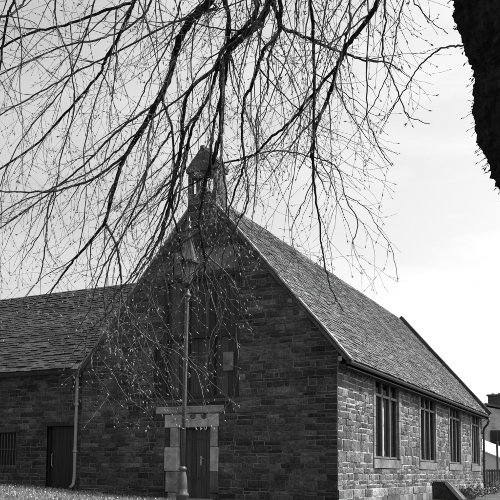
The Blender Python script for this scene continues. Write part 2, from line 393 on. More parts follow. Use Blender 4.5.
while y < LEN - .1:
    l = min(.45, LEN - .1 - y); a = U(-.008, .008)
    pr = [(-.2, -.19), (-.16, -.1), (0, .07), (.16, -.1), (.2, -.19)]
    v = [(AX + px, y + .006, RZ + pz + a) for px, pz in pr] + [(AX + px, y + l, RZ + pz + a) for px, pz in pr]
    d.add(v, [(i, i + 1, i + 6, i + 5) for i in range(4)] + [(4, 3, 2, 1, 0), (5, 6, 7, 8, 9)], U(.7, 1.3)); y += l
d.build('ridge_tile', 'slate', hall)
# verge: pale strip coloured as sunlit slate edges on the near gable, parapet coping on the far one
def coping(y0, y1, zoff, th, name, m_, tones, lab=None):
    d = MB(); n = 13
    for sgn in (1, -1):
        e = eR if sgn > 0 else eL; vv = vR if sgn > 0 else vL; nn = nR if sgn > 0 else nL
        for i in range(n):
            a, b = SLOPE * i / n + .006, SLOPE * (i + 1) / n - .002; t = U(*tones); zz = zoff + U(-.006, .006)
            q = [e + vv * a, e + vv * b]; pts = []
            for h in (zz - th, zz):
                for yy in (y0, y1):
                    for k in q: pts.append(V((k.x, yy, k.z)) + nn * h)
            d.add(pts, [(0, 1, 3, 2), (4, 6, 7, 5), (0, 4, 5, 1), (2, 3, 7, 6), (0, 2, 6, 4), (1, 5, 7, 3)], t)
    o = d.build(name, m_, hall)
    if lab: tag(o, lab)
coping(-.075, .09, .07, .05, 'verge', 'pale', (.9, 1.4), 'thin pale verge strip along the near gable, coloured as sunlit slate edges')
coping(LEN - .25, LEN + .14, .22, .24, 'coping', 'stone', (.45, .6), 'raised coping on the far gable, its shade toned into the stone')  # dark tones put the near face's shade into the stone
# gutter with brackets
gy0, gy1 = -.1, LEN + .1
gx, gz = eR.x + .02, eR.z - .045
d = MB(); pts = []; NN = 8
for y in (gy0, gy1):
    for i in range(NN + 1):
        a = math.pi * i / NN; pts.append((gx - .065 * math.cos(a), y, gz - .08 * math.sin(a)))
    for i in range(NN + 1):
        a = math.pi * (NN - i) / NN; pts.append((gx - .055 * math.cos(a), y, gz - .07 * math.sin(a)))
k = 2 * (NN + 1)
d.add(pts, [(i, (i + 1) % k, k + (i + 1) % k, k + i) for i in range(k)])
d.box(gx - .062, gx + .062, gy0 - .004, gy0 + .004, gz - .078, gz)
gut = d.build('gutter', 'iron', hall)
d = MB(); d.box(.048, eR.x - .05, -.06, LEN, eR.z - .17, eR.z - .11, .8); d.box(gx - .11, gx - .07, -.06, LEN, eR.z - .2, eR.z + .0, .8); d.build('fascia', 'darkwood', hall)
y = .35
for i in range(13):
    d = MB(); d.tube([(.04, y, gz - .3), (.18, y, gz - .2), (gx - .02, y, gz - .1)], .014, 5); d.build('gutter_bracket', 'iron', gut); y += 1.75
d = MB(); d.box(.02, .14, -.07, -.02, EZ - .38, EZ - .24, 1.2, 0, .02); d.build('kneeler_stone', 'pale', hall)
# side windows
for (a, b) in wins:
    sr = MB(); uo = .035
    for sg in (0, 1):                                # jamb stones in alternating lengths
        z = WZ0; i = 0
        while z < WZ1 - .02:
            h = min(U(.3, .5), WZ1 - z);
            if WZ1 - z - h < .12: h = WZ1 - z
            x0, x1 = (a - .2 + .004, a) if sg == 0 else (b, b + .2 - .004)
            sr.box(-.3, uo + U(0, .008), x0, x1, z + .004, z + h - .004, U(.65, .95), 0, .012); z += h; i += 1
    mid = (a + b) / 2 + U(-.2, .2)
    sr.box(-.3, uo + .006, a - .196, mid - .004, WZ1 + .003, WZ1 + .216, U(.6, .75), 0, .014)
    sr.box(-.3, uo + .012, mid + .004, b + .196, WZ1 + .003, WZ1 + .216, U(.6, .75), 0, .014)
    sur = sr.build('window_surround', 'pale', hall)
    sr = MB(); v_ = [(-.3, a - .19, WZ0 - .30), (uo + .008, a - .19, WZ0 - .30), (uo + .012, a - .19, WZ0 - .03), (-.3, a - .19, WZ0 - .003),
                     (-.3, b + .19, WZ0 - .30), (uo + .008, b + .19, WZ0 - .30), (uo + .012, b + .19, WZ0 - .03), (-.3, b + .19, WZ0 - .003)]
    sr.add(v_, [(0, 1, 2, 3), (7, 6, 5, 4), (0, 4, 5, 1), (1, 5, 6, 2), (2, 6, 7, 3), (3, 7, 4, 0)], .72)
    sr.build('window_sill', 'pale', sur)
    fr = MB(); x0, x1 = -.12, -.04; TZ = WZ0 + 1.98; W3 = b - a
    fr.box(x0, x1, a + .002, a + .06, WZ0, WZ1); fr.box(x0, x1, b - .06, b - .002, WZ0, WZ1)
    fr.box(x0, x1, a + .06, b - .06, WZ0, WZ0 + .07); fr.box(x0, x1, a + .06, b - .06, WZ1 - .08, WZ1 - .002)
    for q in (1 / 3, 2 / 3): fr.box(x0 - .01, x1 + .015, a + W3 * q - .055, a + W3 * q + .055, WZ0 + .07, WZ1 - .08)
    for q in range(3): fr.box(x0 - .005, x1 + .03, a + W3 * q / 3 + (.055 if q else .06), a + W3 * (q + 1) / 3 - (.055 if q < 2 else .06), TZ - .04, TZ + .04)
    fo = fr.build('window_frame', 'frame', hall)
    for q in range(3):
        for z0, z1 in ((WZ0 + .07, TZ - .04), (TZ + .04, WZ1 - .08)):
            pn = MB(); p0, p1 = a + W3 * q / 3 + (.055 if q else .06), a + W3 * (q + 1) / 3 - (.055 if q < 2 else .06)
            tl = U(-.003, .003); x = -.085
            pn.face([(x + tl, p0, z0), (x - tl, p1, z0), (x - tl * .5, p1, z1), (x + tl, p0, z1)]); pn.build('pane', 'glass', fo)
    if a < 4:
        bl = MB(); yy = a + W3 / 3 + .34
        n = 14; pr = []
        for i in range(n + 1):
            t = i / n; pr.append((yy + .10 * t + .015 * math.sin(t * 19), WZ0 + .08 + 1.75 * t, .21 - .12 * t + .02 * math.sin(t * 31)))
        for (y0_, z0_, w0), (y1_, z1_, w1) in zip(pr, pr[1:]):
            v = [(xx, yk, zk) for xx in (-.14, -.165) for yk, zk in ((y0_, z0_), (y0_ + w0, z0_), (y1_ + w1, z1_), (y1_, z1_))]
            bl.add(v, [(0, 1, 2, 3), (7, 6, 5, 4), (0, 4, 5, 1), (1, 5, 6, 2), (2, 6, 7, 3), (3, 7, 4, 0)])
        tag(bl.build('curtain', 'white', fo), 'gathered pale curtain hanging behind one light')
# gable window of upright boards with a pale panel over it
a, b, z0, z1 = hole_win; TR = 4.05
gw = MB()
gw.box(a - .0, a + .13, -.03, .2, z0, z1, .8); gw.box(b - .13, b, -.03, .2, z0, z1, .8)
gw.box(a + .13, b - .13, -.025, .2, TR - .07, TR + .07, .9); gw.box(a + .13, b - .13, -.025, .2, z0, z0 + .1, .9); gw.box(a + .13, b - .13, -.025, .2, z1 - .1, z1, .8)
for q in (1 / 3, 2 / 3):
    x = a + (b - a) * q; gw.box(x - .06, x + .06, -.028, .2, z0 + .1, TR - .07, .9); gw.box(x - .06, x + .06, -.028, .2, TR + .07, z1 - .1, .9)
gf = gw.build('boarded_window', 'darkwood', hall); tag(gf, 'tall boarded timber window under the gable panel')
bd = MB(); x = a + .13
while x < b - .14:
    w_ = min(U(.1, .15), b - .13 - x)
    for q0, q1 in ((z0 + .1, TR - .07), (TR + .07, z1 - .1)): bd.box(x + .004, x + w_ - .004, .05 + U(0, .02), .1, q0, q1, U(.6, 1.6))
    x += w_
bd.face([(a, .12, z0), (b, .12, z0), (b, .12, z1), (a, .12, z1)], .4)
bd.build('upright_boards', 'board', gf)
for x, zz, h, tone in ((b - .52, 2.95, .85, 1.0),):
    q = MB(); q.box(x, x + .34, -.02, .045, zz, zz + .55, 1, 0, .01); tag(q.build('board_patch', 'panel', gf), 'pale patched board low on the right')
a, b, z0, z1 = hole_panel
q = MB(); q.box(a, b, .04, .3, z0, z1); tag(q.build('gable_panel', 'panel', hall), 'pale plastered panel high in the gable')
q = MB(); q.box(a - .1, b + .1, -.07, -.005, z1 - .02, z1 + .12, .5, 0, .015); q.build('panel_hood', 'stone', hall)
q = MB(); q.box(hole_win[0] - .08, hole_win[1] + .08, -.05, .3, 5.86, 5.985, .6, 0, .015); q.build('window_lintel', 'stone', hall)
q = MB(); q.box(hole_win[0] - .1, hole_win[1] + .1, -.06, -.005, 2.04, 2.15, .8, 0, .015); q.build('window_sill', 'stone', hall)
q = MB(); q.box(hole_win[0] - .32, hole_win[0] - .02, -.045, -.012, 2.3, 3.95, .5, 0, .01); q.box(hole_win[0] - .26, hole_win[0] - .22, -.06, -.04, 2.32, 3.93, .3); q.box(hole_win[0] - .12, hole_win[0] - .08, -.06, -.04, 2.32, 3.93, .3)
tag(q.build('shutter', 'darkwood', hall), 'narrow dark shutter folded back on the left')
# doorway
a, b, z0, z1 = hole_door
ds = MB(); y0 = -.035
ds.box(hd[0] + .005, hd[1] - .005, y0, .4, z1 + .004, z1 + .40, 1.7, 0, .02)
zz = z0 - .4; hs = [.66, .52, .62, .72]; k = 0; tn = [(1.2, .4), (1.1, .38), (1.6, 1.6), (1.4, 1.4)]; ws = [(.32, .2), (.4, .27), (.46, .27), (.26, .24)]
for i, h in enumerate([.55, .62, .72, .575]):
    top = min(zz + h, z1 - .002)
    ds.box(a - ws[i][0], a - .0, y0 - U(0, .01), .4, zz + .005, top - .005, tn[i][0] * U(.85, 1.1), 0, .02)
    ds.box(b + .0, b + ws[i][1], y0 - U(0, .01), .4, zz + .005, top - .005, tn[i][1] * U(.85, 1.1), 0, .02)
    # coursed stone making up the block beside each dressed stone
    if a - ws[i][0] - hd[0] > .05: ds.box(hd[0] + .006, a - ws[i][0] - .006, -.012, .3, zz + .006, top - .006, U(.35, .5), 1, .01)
    if hd[1] - b - ws[i][1] > .03: ds.box(b + ws[i][1] + .004, hd[1] - .004, -.012, .3, zz + .006, top - .006, U(.35, .5), 1, .01)
    zz = top
dsr = ds.build('door_surround', ['pale', 'stone'], hall); tag(dsr, 'worn pale dressed stones round the doorway')
q = MB(); q.box(-5.83, -3.47, -.085, -.008, 1.735, 1.95, 1.1, 0, .03); q.build('door_hood', 'pale', dsr)
for x in (-4.52, -4.15):                             # two worn half-round recesses in the lintel
    q = MB(); q.lathe((0, 0, 0), [(.1, 0), (.09, .012), (.05, .016)], 14); q.v = [(x + vx, y0 - .002 - vz, z1 + .33 + vy * .9) for vx, vy, vz in q.v]
    q.build('carved_boss', 'stone', dsr)
q = MB(); x = a + .05
q.box(a, a + .05, .12, .22, z0 - .3, z1, .7); q.box(b - .05, b, .12, .22, z0 - .3, z1, .7); q.box(a + .05, b - .05, .12, .22, z1 - .05, z1, .7)
while x < b - .06:
    w_ = min(.17, b - .05 - x); q.box(x + .004, x + w_ - .004, .16, .2, z0 - .3, z1 - .05, U(.7, 1.5), 0, .006); x += w_
do = q.build('door', 'board', hall); tag(do, 'dark plank door under the pale lintel')
q = MB(); hx = -4.33
q.box(hx - .025, hx + .025, .14, .158, .2, .48, 1, 0, .005); q.tube([(hx, .15, .42), (hx, .09, .42), (hx + .12, .085, .41)], .014, 6); q.lathe((hx, .13, .26), [(.02, 0), (.02, .01)], 8)
q.build('door_handle', 'metal', do)
for zz in (-.2, .95):
    q = MB(); q.box(a + .06, a + .75, .152, .159, zz, zz + .05); q.build('hinge', 'iron', do)
q = MB(); q.box(a - .15, b + .15, -.45, -.04, -.98, -.76, .8, 0, .03); q.build('doorstep', 'pale', hall)
# bellcote on the gable top
bx0, bx1, by0, by1 = -4.80, -3.80, -.06, .50
bc = MB(); T0, T1 = 8.02, 9.12
ops = [(-4.68, -4.36, 8.42, 8.94), (-4.24, -3.92, 8.42, 8.98)]
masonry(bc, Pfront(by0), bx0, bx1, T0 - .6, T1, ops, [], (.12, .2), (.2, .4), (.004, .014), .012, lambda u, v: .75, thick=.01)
masonry(bc, Pright(bx1), by0, by1, T0 - .9, T1, [], [], (.2, .32), (.3, .7), (.004, .012), .012, lambda u, v: 1.7, thick=.01)  # lighter tone puts sunlight into the stone of this side
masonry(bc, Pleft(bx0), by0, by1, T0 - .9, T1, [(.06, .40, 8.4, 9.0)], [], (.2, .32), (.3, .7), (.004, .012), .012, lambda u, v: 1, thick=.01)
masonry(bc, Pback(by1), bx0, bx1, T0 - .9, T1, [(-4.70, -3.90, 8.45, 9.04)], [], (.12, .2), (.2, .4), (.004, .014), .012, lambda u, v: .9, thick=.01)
for (o0, o1, p0, p1) in ops:                         # reveals of the two front openings
    for x in (o0, o1): bc.face([(x, by0, p0), (x, by0 + .16, p0), (x, by0 + .16, p1), (x, by0, p1)], .9)
    for zz in (p0, p1): bc.face([(o0, by0, zz), (o1, by0, zz), (o1, by0 + .16, zz), (o0, by0 + .16, zz)], .9)
bc.box(bx0 + .02, bx1 - .02, by0 + .02, by1 - .02, 8.2, 8.40, .8)
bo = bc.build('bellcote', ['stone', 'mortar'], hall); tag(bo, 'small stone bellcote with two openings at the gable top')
rf = MB(); ax = (bx0 + bx1) / 2; e = .055; PZ = 9.86
ptop = [(ax, by0 - e, PZ), (ax, by1 + e, PZ)]
v = [(bx0 - e, by0 - e, T1 - .02), (bx1 + e, by0 - e, T1 - .02), (bx1 + e, by1 + e, T1 - .02), (bx0 - e, by1 + e, T1 - .02), (bx0 - e, by0 - e, T1 + .09), (bx1 + e, by0 - e, T1 + .09), (bx1 + e, by1 + e, T1 + .09), (bx0 - e, by1 + e, T1 + .09), ptop[0], ptop[1]]
rf.add(v, [(3, 2, 1, 0), (0, 1, 5, 4), (1, 2, 6, 5), (2, 3, 7, 6), (3, 0, 4, 7), (4, 5, 8), (6, 7, 9), (5, 6, 9, 8), (7, 4, 8, 9)], .8)
n1 = V((PZ - T1, 0, bx1 + e - ax)).normalized(); sv = V((ax - bx1 - e, 0, PZ - T1 - .09))
slates(rf, (bx1 + e, by0 - e, T1 + .09), (0, 1, 0), sv.normalized(), n1, by1 - by0 + 2 * e, sv.length - .12, .2, .14, .012)
rf.box(ax - .07, ax + .07, by0 - e - .01, by1 + e + .01, PZ - .09, PZ + .03, .7, 0, .02)
rfo = rf.build('bellcote_roof', 'slate', bo)
# bell inside
q = MB(); q.lathe((-4.09, .3, 8.42), [(.1, 0), (.085, .05), (.06, .14), (.04, .2), (.015, .23), (.015, .45)], 14); q.build('bell', 'iron', bo, True)
# far downpipe
def pipe(name, pts, r, m_, par, clips=()):
    q = MB(); q.tube(pts, r, 12); o = q.build(name, m_, par, True)
    for c in clips:
        k = MB(); k.lathe((c[0], c[1], c[2]), [(r * 1.3, 0), (r * 1.55, .01), (r * 1.55, .06), (r * 1.3, .07)], 12); k.build('pipe_collar', m_, o)
    return o
Y = LEN - .15
pipe('downpipe', [(gx, Y, gz - .06), (gx, Y, gz - .25), (gx - .05, Y, gz - .4), (.14, Y, gz - .62), (.11, Y, gz - .75), (.11, Y, -.2), (.11, Y + .02, -.85)], .055, 'iron', hall, [(.11, Y, 2.1), (.11, Y, .7), (.11, Y, -.5)])
# ------------------------------------------------------------------ the lower wing
wing = thing('stone_wing', (-14, 1.5, -.5), 'low stone wing with dark slate roof, plank door and barred window joined to the gable', 'building')
X0 = -24.0; WE = 3.32; T = 1.1; wy = .04
g = MB()
ld = (-10.14, -8.94, -.9, 1.58); lb = (-12.6, -11.42, .2, 1.28)
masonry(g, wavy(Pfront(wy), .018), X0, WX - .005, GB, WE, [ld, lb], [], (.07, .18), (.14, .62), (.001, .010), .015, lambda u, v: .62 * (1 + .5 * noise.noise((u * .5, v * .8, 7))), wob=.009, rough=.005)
g.build('wing_wall', ['stone', 'oldmortar'], wing)
q = MB(); q.box(X0, WX - .01, 5.8, 6.2, GB, WE); q.box(X0, X0 + .4, .6, 5.79, GB, WE); q.box(X0 + .41, WX - .5, .55, 5.79, -.9, -.84); q.build('rear_wall', 'room', wing)
RY, RZ2 = 2.94, 6.75
cv = 1 / math.hypot(1, T); ey = -.22; ez = RZ2 - (RY - ey) * T
vW = V((0, cv, T * cv)); nW = V((0, -T * cv, cv)); lenw = -8.75 - X0; sw = math.hypot(RY - ey, RZ2 - ez)
# the wing's roof runs in against the hall's roof: keep what lies left of it
d = MB(); o = V((X0, ey, ez))
b_ = [o, o + V((lenw, 0, 0)), V((AX - 2.6, RY, RZ2)), o + vW * sw]
d.add(b_ + [q - nW * .09 for q in b_], [(0, 1, 2, 3), (7, 6, 5, 4), (0, 4, 5, 1), (1, 5, 6, 2), (2, 6, 7, 3), (3, 7, 4, 0)], .6)
slates(d, o, (1, 0, 0), vW, nW, lenw + 2.4, sw, .25, .125, .02, .016, tone0=.38, keep=lambda u, v: X0 + u < -8.98 + v * cv * T / SL * 1.02)
b_ = [V((X0, RY, RZ2)), V((-7, RY, RZ2)), V((-8.75, 2 * RY - ey, ez)), V((X0, 2 * RY - ey, ez))]
d.add(b_ + [q + V((0, 0, -.1)) for q in b_], [(0, 1, 2, 3), (7, 6, 5, 4), (0, 4, 5, 1), (1, 5, 6, 2), (2, 6, 7, 3), (3, 7, 4, 0)], .6)
tag(d.build('wing_roof', 'slate', wing), 'dark coursed slates with thick ragged edges')
d = MB(); x = X0
while x < -7.5:
    v = [(x + .005, RY + py, RZ2 + pz) for py, pz in ((-.17, -.13), (0, .06), (.17, -.13))] + [(x + .45, RY + py, RZ2 + pz) for py, pz in ((-.17, -.13), (0, .06), (.17, -.13))]
    d.add(v, [(0, 1, 4, 3), (1, 2, 5, 4), (0, 2, 1), (3, 4, 5)], U(.7, 1.2)); x += .45
d.build('ridge_tile', 'slate', wing)
q = MB(); q.box(X0, WX - .31, ey + .06, ey + .1, ez - .12, ez - .02, .8); q.box(X0, WX - .31, ey + .1, wy - .02, ez - .1, ez - .06, .8); q.build('eaves_board', 'darkwood', wing)
a, b, z0, z1 = ld
q = MB(); x = a + .06
q.box(a + .002, a + .06, .12, .3, z0, z1 - .12, .6); q.box(b - .06, b - .002, .12, .3, z0, z1 - .12, .6); q.box(a - .18, b + .12, .02, .3, z1 - .12, z1 + .0, .5)
while x < b - .07:
    w_ = min(.16, b - .06 - x); q.box(x + .004, x + w_ - .004, .2, .25, z0, z1 - .12, U(.6, 1.4), 0, .006); x += w_
do2 = q.build('door', 'darkwood', wing); tag(do2, 'near black plank door beside the drainpipe')
q = MB(); q.tube([(a + .14, .2, .15), (a + .14, .16, .17), (a + .14, .15, .55), (a + .14, .2, .57)], .012, 6); q.build('door_handle', 'metal', do2)
a, b, z0, z1 = lb
q = MB(); q.box(a, b, .25, .3, z0, z1, .4); gr = q.build('barred_window', 'darkwood', wing); tag(gr, 'small dark window behind upright iron bars')
q = MB()
for i in range(9): q.tube([(a + .07 + i * (b - a - .14) / 8, .07, z0), (a + .07 + i * (b - a - .14) / 8, .07, z1)], .018, 6)
q.box(a, b, .055, .085, z0 + .5, z0 + .54); q.build('window_bars', 'iron', gr)
q = MB(); q.box(a - .12, b + .12, -.01, .3, z1 + .004, z1 + .2, .5, 0, .015); q.build('lintel', 'stone', gr)
px = WX - .14
pipe('downpipe', [(px + .04, -.14, ez - .1), (px + .04, -.13, 3.0), (px + .02, -.11, 2.9), (px, -.1, 1), (px, -.1, -.2), (px - .02, -.12, -.42), (px - .06, -.22, -.52)], .05, 'pipe', wing, [(px + .005, -.105, 2.1), (px, -.1, .6)])
q = MB(); q.box(px - .1, px + .18, -.24, -.02, 3.0, 3.22, 1, 0, .02); q.build('rainwater_head', 'iron', wing)
# ------------------------------------------------------------------ street lamp
lb0 = at(181, 525, 14); lt = at(188.3, 252, 14); lb0.z = ground(lb0.x, lb0.y) - .05
lamp = thing('street_lamp', lb0, 'tall dark iron lamp post with a glazed lantern standing before the gable door', 'street lamp')
H = 0
zat = lambda py: at(185, py, 14).z - lb0.z
ax_ = (V((lt.x, lt.y, lt.z)) - lb0) / (lt.z - lb0.z)
def lean(mb):
    mb.v = [(lb0.x + x + ax_.x * z, lb0.y + y + ax_.y * z, lb0.z + z) for x, y, z in mb.v]; return mb
q = MB(); zc, zb = zat(469), zat(494)
q.lathe((0, 0, 0), [(.17, 0), (.17, .12), (.15, .16), (.12, .2), (.105, zb - .06), (.13, zb - .04), (.13, zb), (.10, zb + .03), (.10, zb + .1), (.085, zc - .16), (.062, zc - .06), (.052, zc - .03), (.075, zc - .02), (.08, zc), (.065, zc + .03), (.045, zc + .05)], 20)
lean(q).build('lamp_base', 'post', lamp, True)
q = MB(); z1 = zat(296)
q.lathe((0, 0, 0), [(.042, zc), (.039, zc + 1.2), (.034, z1 - .02), (.034, z1)], 16)
lean(q).build('lamp_column', 'post', lamp, True)
q = MB(); q.lathe((0, 0, 0), [(.034, z1 - .03), (.075, z1 - .02), (.075, z1 + .02), (.04, z1 + .05), (.05, z1 + .08), (.03, z1 + .1), (.028, z1 + .2), (.05, z1 + .22), (.05, z1 + .24)], 16)
cf = lean(q).build('column_collar', 'post', lamp, True)
q = MB(); q.tube([(-.27, .1, z1 - .1), (.27, -.1, z1 - .1)], .013, 8); q.lathe((-.27, .1, z1 - .125), [(.022, 0), (.022, .05)], 8); q.lathe((.27, -.1, z1 - .125), [(.022, 0), (.022, .05)], 8)
lean(q).build('ladder_bar', 'post', lamp)
zl0, zl1, zr, zf = zat(284), zat(264), zat(239), zat(216)
q = MB(); A0 = math.radians(20)
def ring(r, z, n=6): return [(r * math.cos(A0 + 2 * math.pi * i / n), r * math.sin(A0 + 2 * math.pi * i / n), z) for i in range(n)]
r0, r1 = ring(.08, zl0), ring(.155, zl1)
for i in range(6): q.tube([r0[i], r1[i]], .011, 5); q.tube([r0[i], r0[(i + 1) % 6]], .011, 5); q.tube([r1[i], r1[(i + 1) % 6]], .013, 5)
q.lathe((0, 0, 0), [(.02, zl0 - .09), (.06, zl0 - .06), (.09, zl0 - .012), (.09, zl0)], 6, ang=A0)
lf = lean(q).build('lantern_frame', 'iron', lamp)
q = MB(); r0, r1 = ring(.078, zl0 + .005), ring(.15, zl1 - .005)
for i in range(6): q.face([r0[i], r0[(i + 1) % 6], r1[(i + 1) % 6], r1[i]])
lean(q).build('lantern_glass', 'milk', lf)
q = MB(); r0, r1 = ring(.2, zl1 + .02), ring(.05, zr)
for i in range(6): q.face([r0[i], r0[(i + 1) % 6], r1[(i + 1) % 6], r1[i]], 1, 1)
q.lathe((0, 0, 0), [(.16, zl1 - .02), (.215, zl1 + .003), (.215, zl1 + .04), (.19, zl1 + .05)], 6, ang=A0)
for i in range(6): q.tube([r0[i], r1[i]], .019, 5)
tag(lean(q).build('lantern_roof', ['iron', 'milk'], lamp), 'glazed six sided tent roof with dark ribs and rim')
q = MB(); h = zf - zr
q.lathe((0, 0, 0), [(.055, zr - .01), (.06, zr + .02), (.045, zr + .06), (.05, zr + h * .35), (.075, zr + h * .42), (.06, zr + h * .5), (.025, zr + h * .56), (.04, zr + h * .68), (.04, zr + h * .76), (.015, zr + h * .84), (.006, zf)], 14)
lean(q).build('finial', 'post', lamp, True)
# ------------------------------------------------------------------ the tree overhead
tb = at(700, 706, 5.5)
tree = thing('bare_tree', (tb.x, tb.y, ground(tb.x, tb.y)), 'big bare tree with dark trunk at right and budding boughs drooping over the view', 'tree')
def cat(pts, n=6):
    out = []; P = [pts[0]] + list(pts) + [pts[-1]]
    for i in range(1, len(P) - 2):
        p0, p1, p2, p3 = P[i - 1], P[i], P[i + 1], P[i + 2]
        for k in range(n):
            t = k / n; out.append(.5 * ((2 * p1) + (p2 - p0) * t + (2 * p0 - 5 * p1 + 4 * p2 - p3) * t * t + (3 * p1 - p0 - 3 * p2 + p3) * t ** 3))
    out.append(pts[-1]); return out
TD = 5.5
edge = [(452, -40, 70), (456, -10, 70), (462, 15, 70), (471, 36, 70), (481, 60, 70), (479, 80, 72), (474, 98, 74), (476, 114, 72), (484, 130, 70), (496, 152, 70), (512, 187, 70), (524, 230, 70), (523, 300, 72), (533, 380, 74), (540, 470, 77), (545, 560, 82), (540, 640, 95), (520, 700, 120), (500, 730, 145)]
pts = cat([at(ex + r + 2, ey_, TD) for ex, ey_, r in edge][::-1], 5); rr = cat([V((r, 0, 0)) for _, _, r in edge][::-1], 5); rr = [q.x / F * TD for q in rr]
# crown leader above the frame
top = [at(510, -90, 5.5), at(488, -150, 5.55), at(470, -220, 5.6), at(480, -330, 5.4)]
pts += cat([pts[-1]] + top, 4)[1:]; rr += [rr[-1] + (.25 - rr[-1]) * (i + 1) / 16 for i in range(16)]
def bark(p, w, i):
    a = p + w * .4
    return 1 + .035 * noise.noise((a.x * 5, a.y * 5, a.z * 2.5)) + .05 * noise.noise((a.x * 11 + 3, a.y * 11, a.z * 4.5)) + .075 * noise.noise((a.x * 24, a.y * 24, a.z * 17)) + .035 * noise.noise((a.x * 60, a.y * 60, a.z * 50))
# denser rings so that the bark's ridges are real relief
dp, dr = [], []
for i in range(len(pts) - 1):
    for k in range(5): dp.append(pts[i].lerp(pts[i + 1], k / 5)); dr.append(rr[i] + (rr[i + 1] - rr[i]) * k / 5)
q = MB(); q.tube(dp, dr, 96, fn=bark)
trunk = q.build('trunk', 'bark', tree, True)
# limb arching over the frame's top
limb_px = [(488, -150, 5.55), (440, -175, 5.8), (380, -165, 6.2), (320, -140, 6.5), (250, -120, 6.8), (170, -110, 7.1), (80, -105, 7.4), (-20, -95, 7.7), (-120, -70, 8.0)]
limb = cat([at(*k) for k in limb_px], 5)
q = MB(); q.tube(limb, [.24 - .16 * i / len(limb) for i in range(len(limb))], 16, fn=bark); q.build('limb', 'bark', tree, True)
def limb_at(x):
    for (x0, y0, d0), (x1, y1, d1) in zip(limb_px, limb_px[1:]):
        if x1 <= x <= x0: t = (x - x0) / (x1 - x0); return (x, y0 + (y1 - y0) * t, d0 + (d1 - d0) * t)
    return limb_px[0] if x > 488 else limb_px[-1]
def allowed(p, slack=0):
    x, y = proj(p)
    if y < -10: return True
    if x > 452 and y < 230: return False
    if x > 400 and y > 128 + slack: return False
    if x > 345 and y > 292: return False
    if x > 345 and y > 180 and x < 352 - (y - 180) * .1: return True
    if x > 300 and y > 305: return False
    if x > 240 and y > 330: return False
    if y > 430 - max(0, (60 - x)) * 1.6: return False
    if x < 60 and y > 345: return False
    return True
def spindle(mb, p, d_, ln, r):
    d_ = d_.normalized(); A = d_.orthogonal().normalized(); B = d_.cross(A); m_ = p + d_ * ln * .4; e_ = p + d_ * ln
    p = p - d_ * ln * .15; v = [p, m_ + A * r, m_ + B * r * .6, m_ - A * r, m_ - B * r * .6, e_]
    mb.add(v, [(0, 2, 1), (0, 3, 2), (0, 4, 3), (0, 1, 4), (5, 1, 2), (5, 2, 3), (5, 3, 4), (5, 4, 1)])
def rnd(): return V((random.gauss(0, 1), random.gauss(0, 1), random.gauss(0, 1))).normalized()
cnt = [0, 0]
def twig(tw, bu, p, d_, ln, r, lvl, droop):
    step = .055 if lvl else .075; n = max(3, int(ln / step)); pts = [p.copy()]; rad = [r]; d_ = d_.normalized(); z = 1
    cu = rnd() * U(.03, .13)
    side = d_.orthogonal().normalized(); side.rotate(Matrix.Rotation(U(0, 6.28), 3, d_))
    for i in range(n):
        z = -z; cu = cu * .93 + rnd() * .022; up = .09 * (i / n) ** 3 if lvl else 0
        d_ = (d_ + rnd() * .12 + side * z * .17 + cu + V((0, 0, up - droop))).normalized()
        p = p + d_ * step * U(.8, 1.25)
        if not allowed(p): break
        pts.append(p.copy()); rad.append(max(.0013, r * (1 - .78 * (i + 1) / n)))
        if lvl < 2 and i > 0 and R() < (.34 if lvl == 0 else .2):
            k = (d_ + (side * z + rnd() * .5) * U(.5, 1.0)).normalized()
            twig(tw, bu, p, k, ln * U(.2, .5) if lvl == 0 else U(.05, .18), max(.0017, rad[-1] * .65), lvl + 1, droop * .6)
        if lvl >= 1 and R() < .22:
            spindle(bu, p, (d_ + rnd() * .7), U(.016, .042), U(.0025, .007)); cnt[1] += 1
    if len(pts) > 2:
        tw.tube(pts, rad, 4 if lvl == 0 else 3, cap=False); cnt[0] += 1
        if allowed(pts[-1]): spindle(bu, pts[-1], d_, U(.02, .046), U(.003, .0075))
BS = []
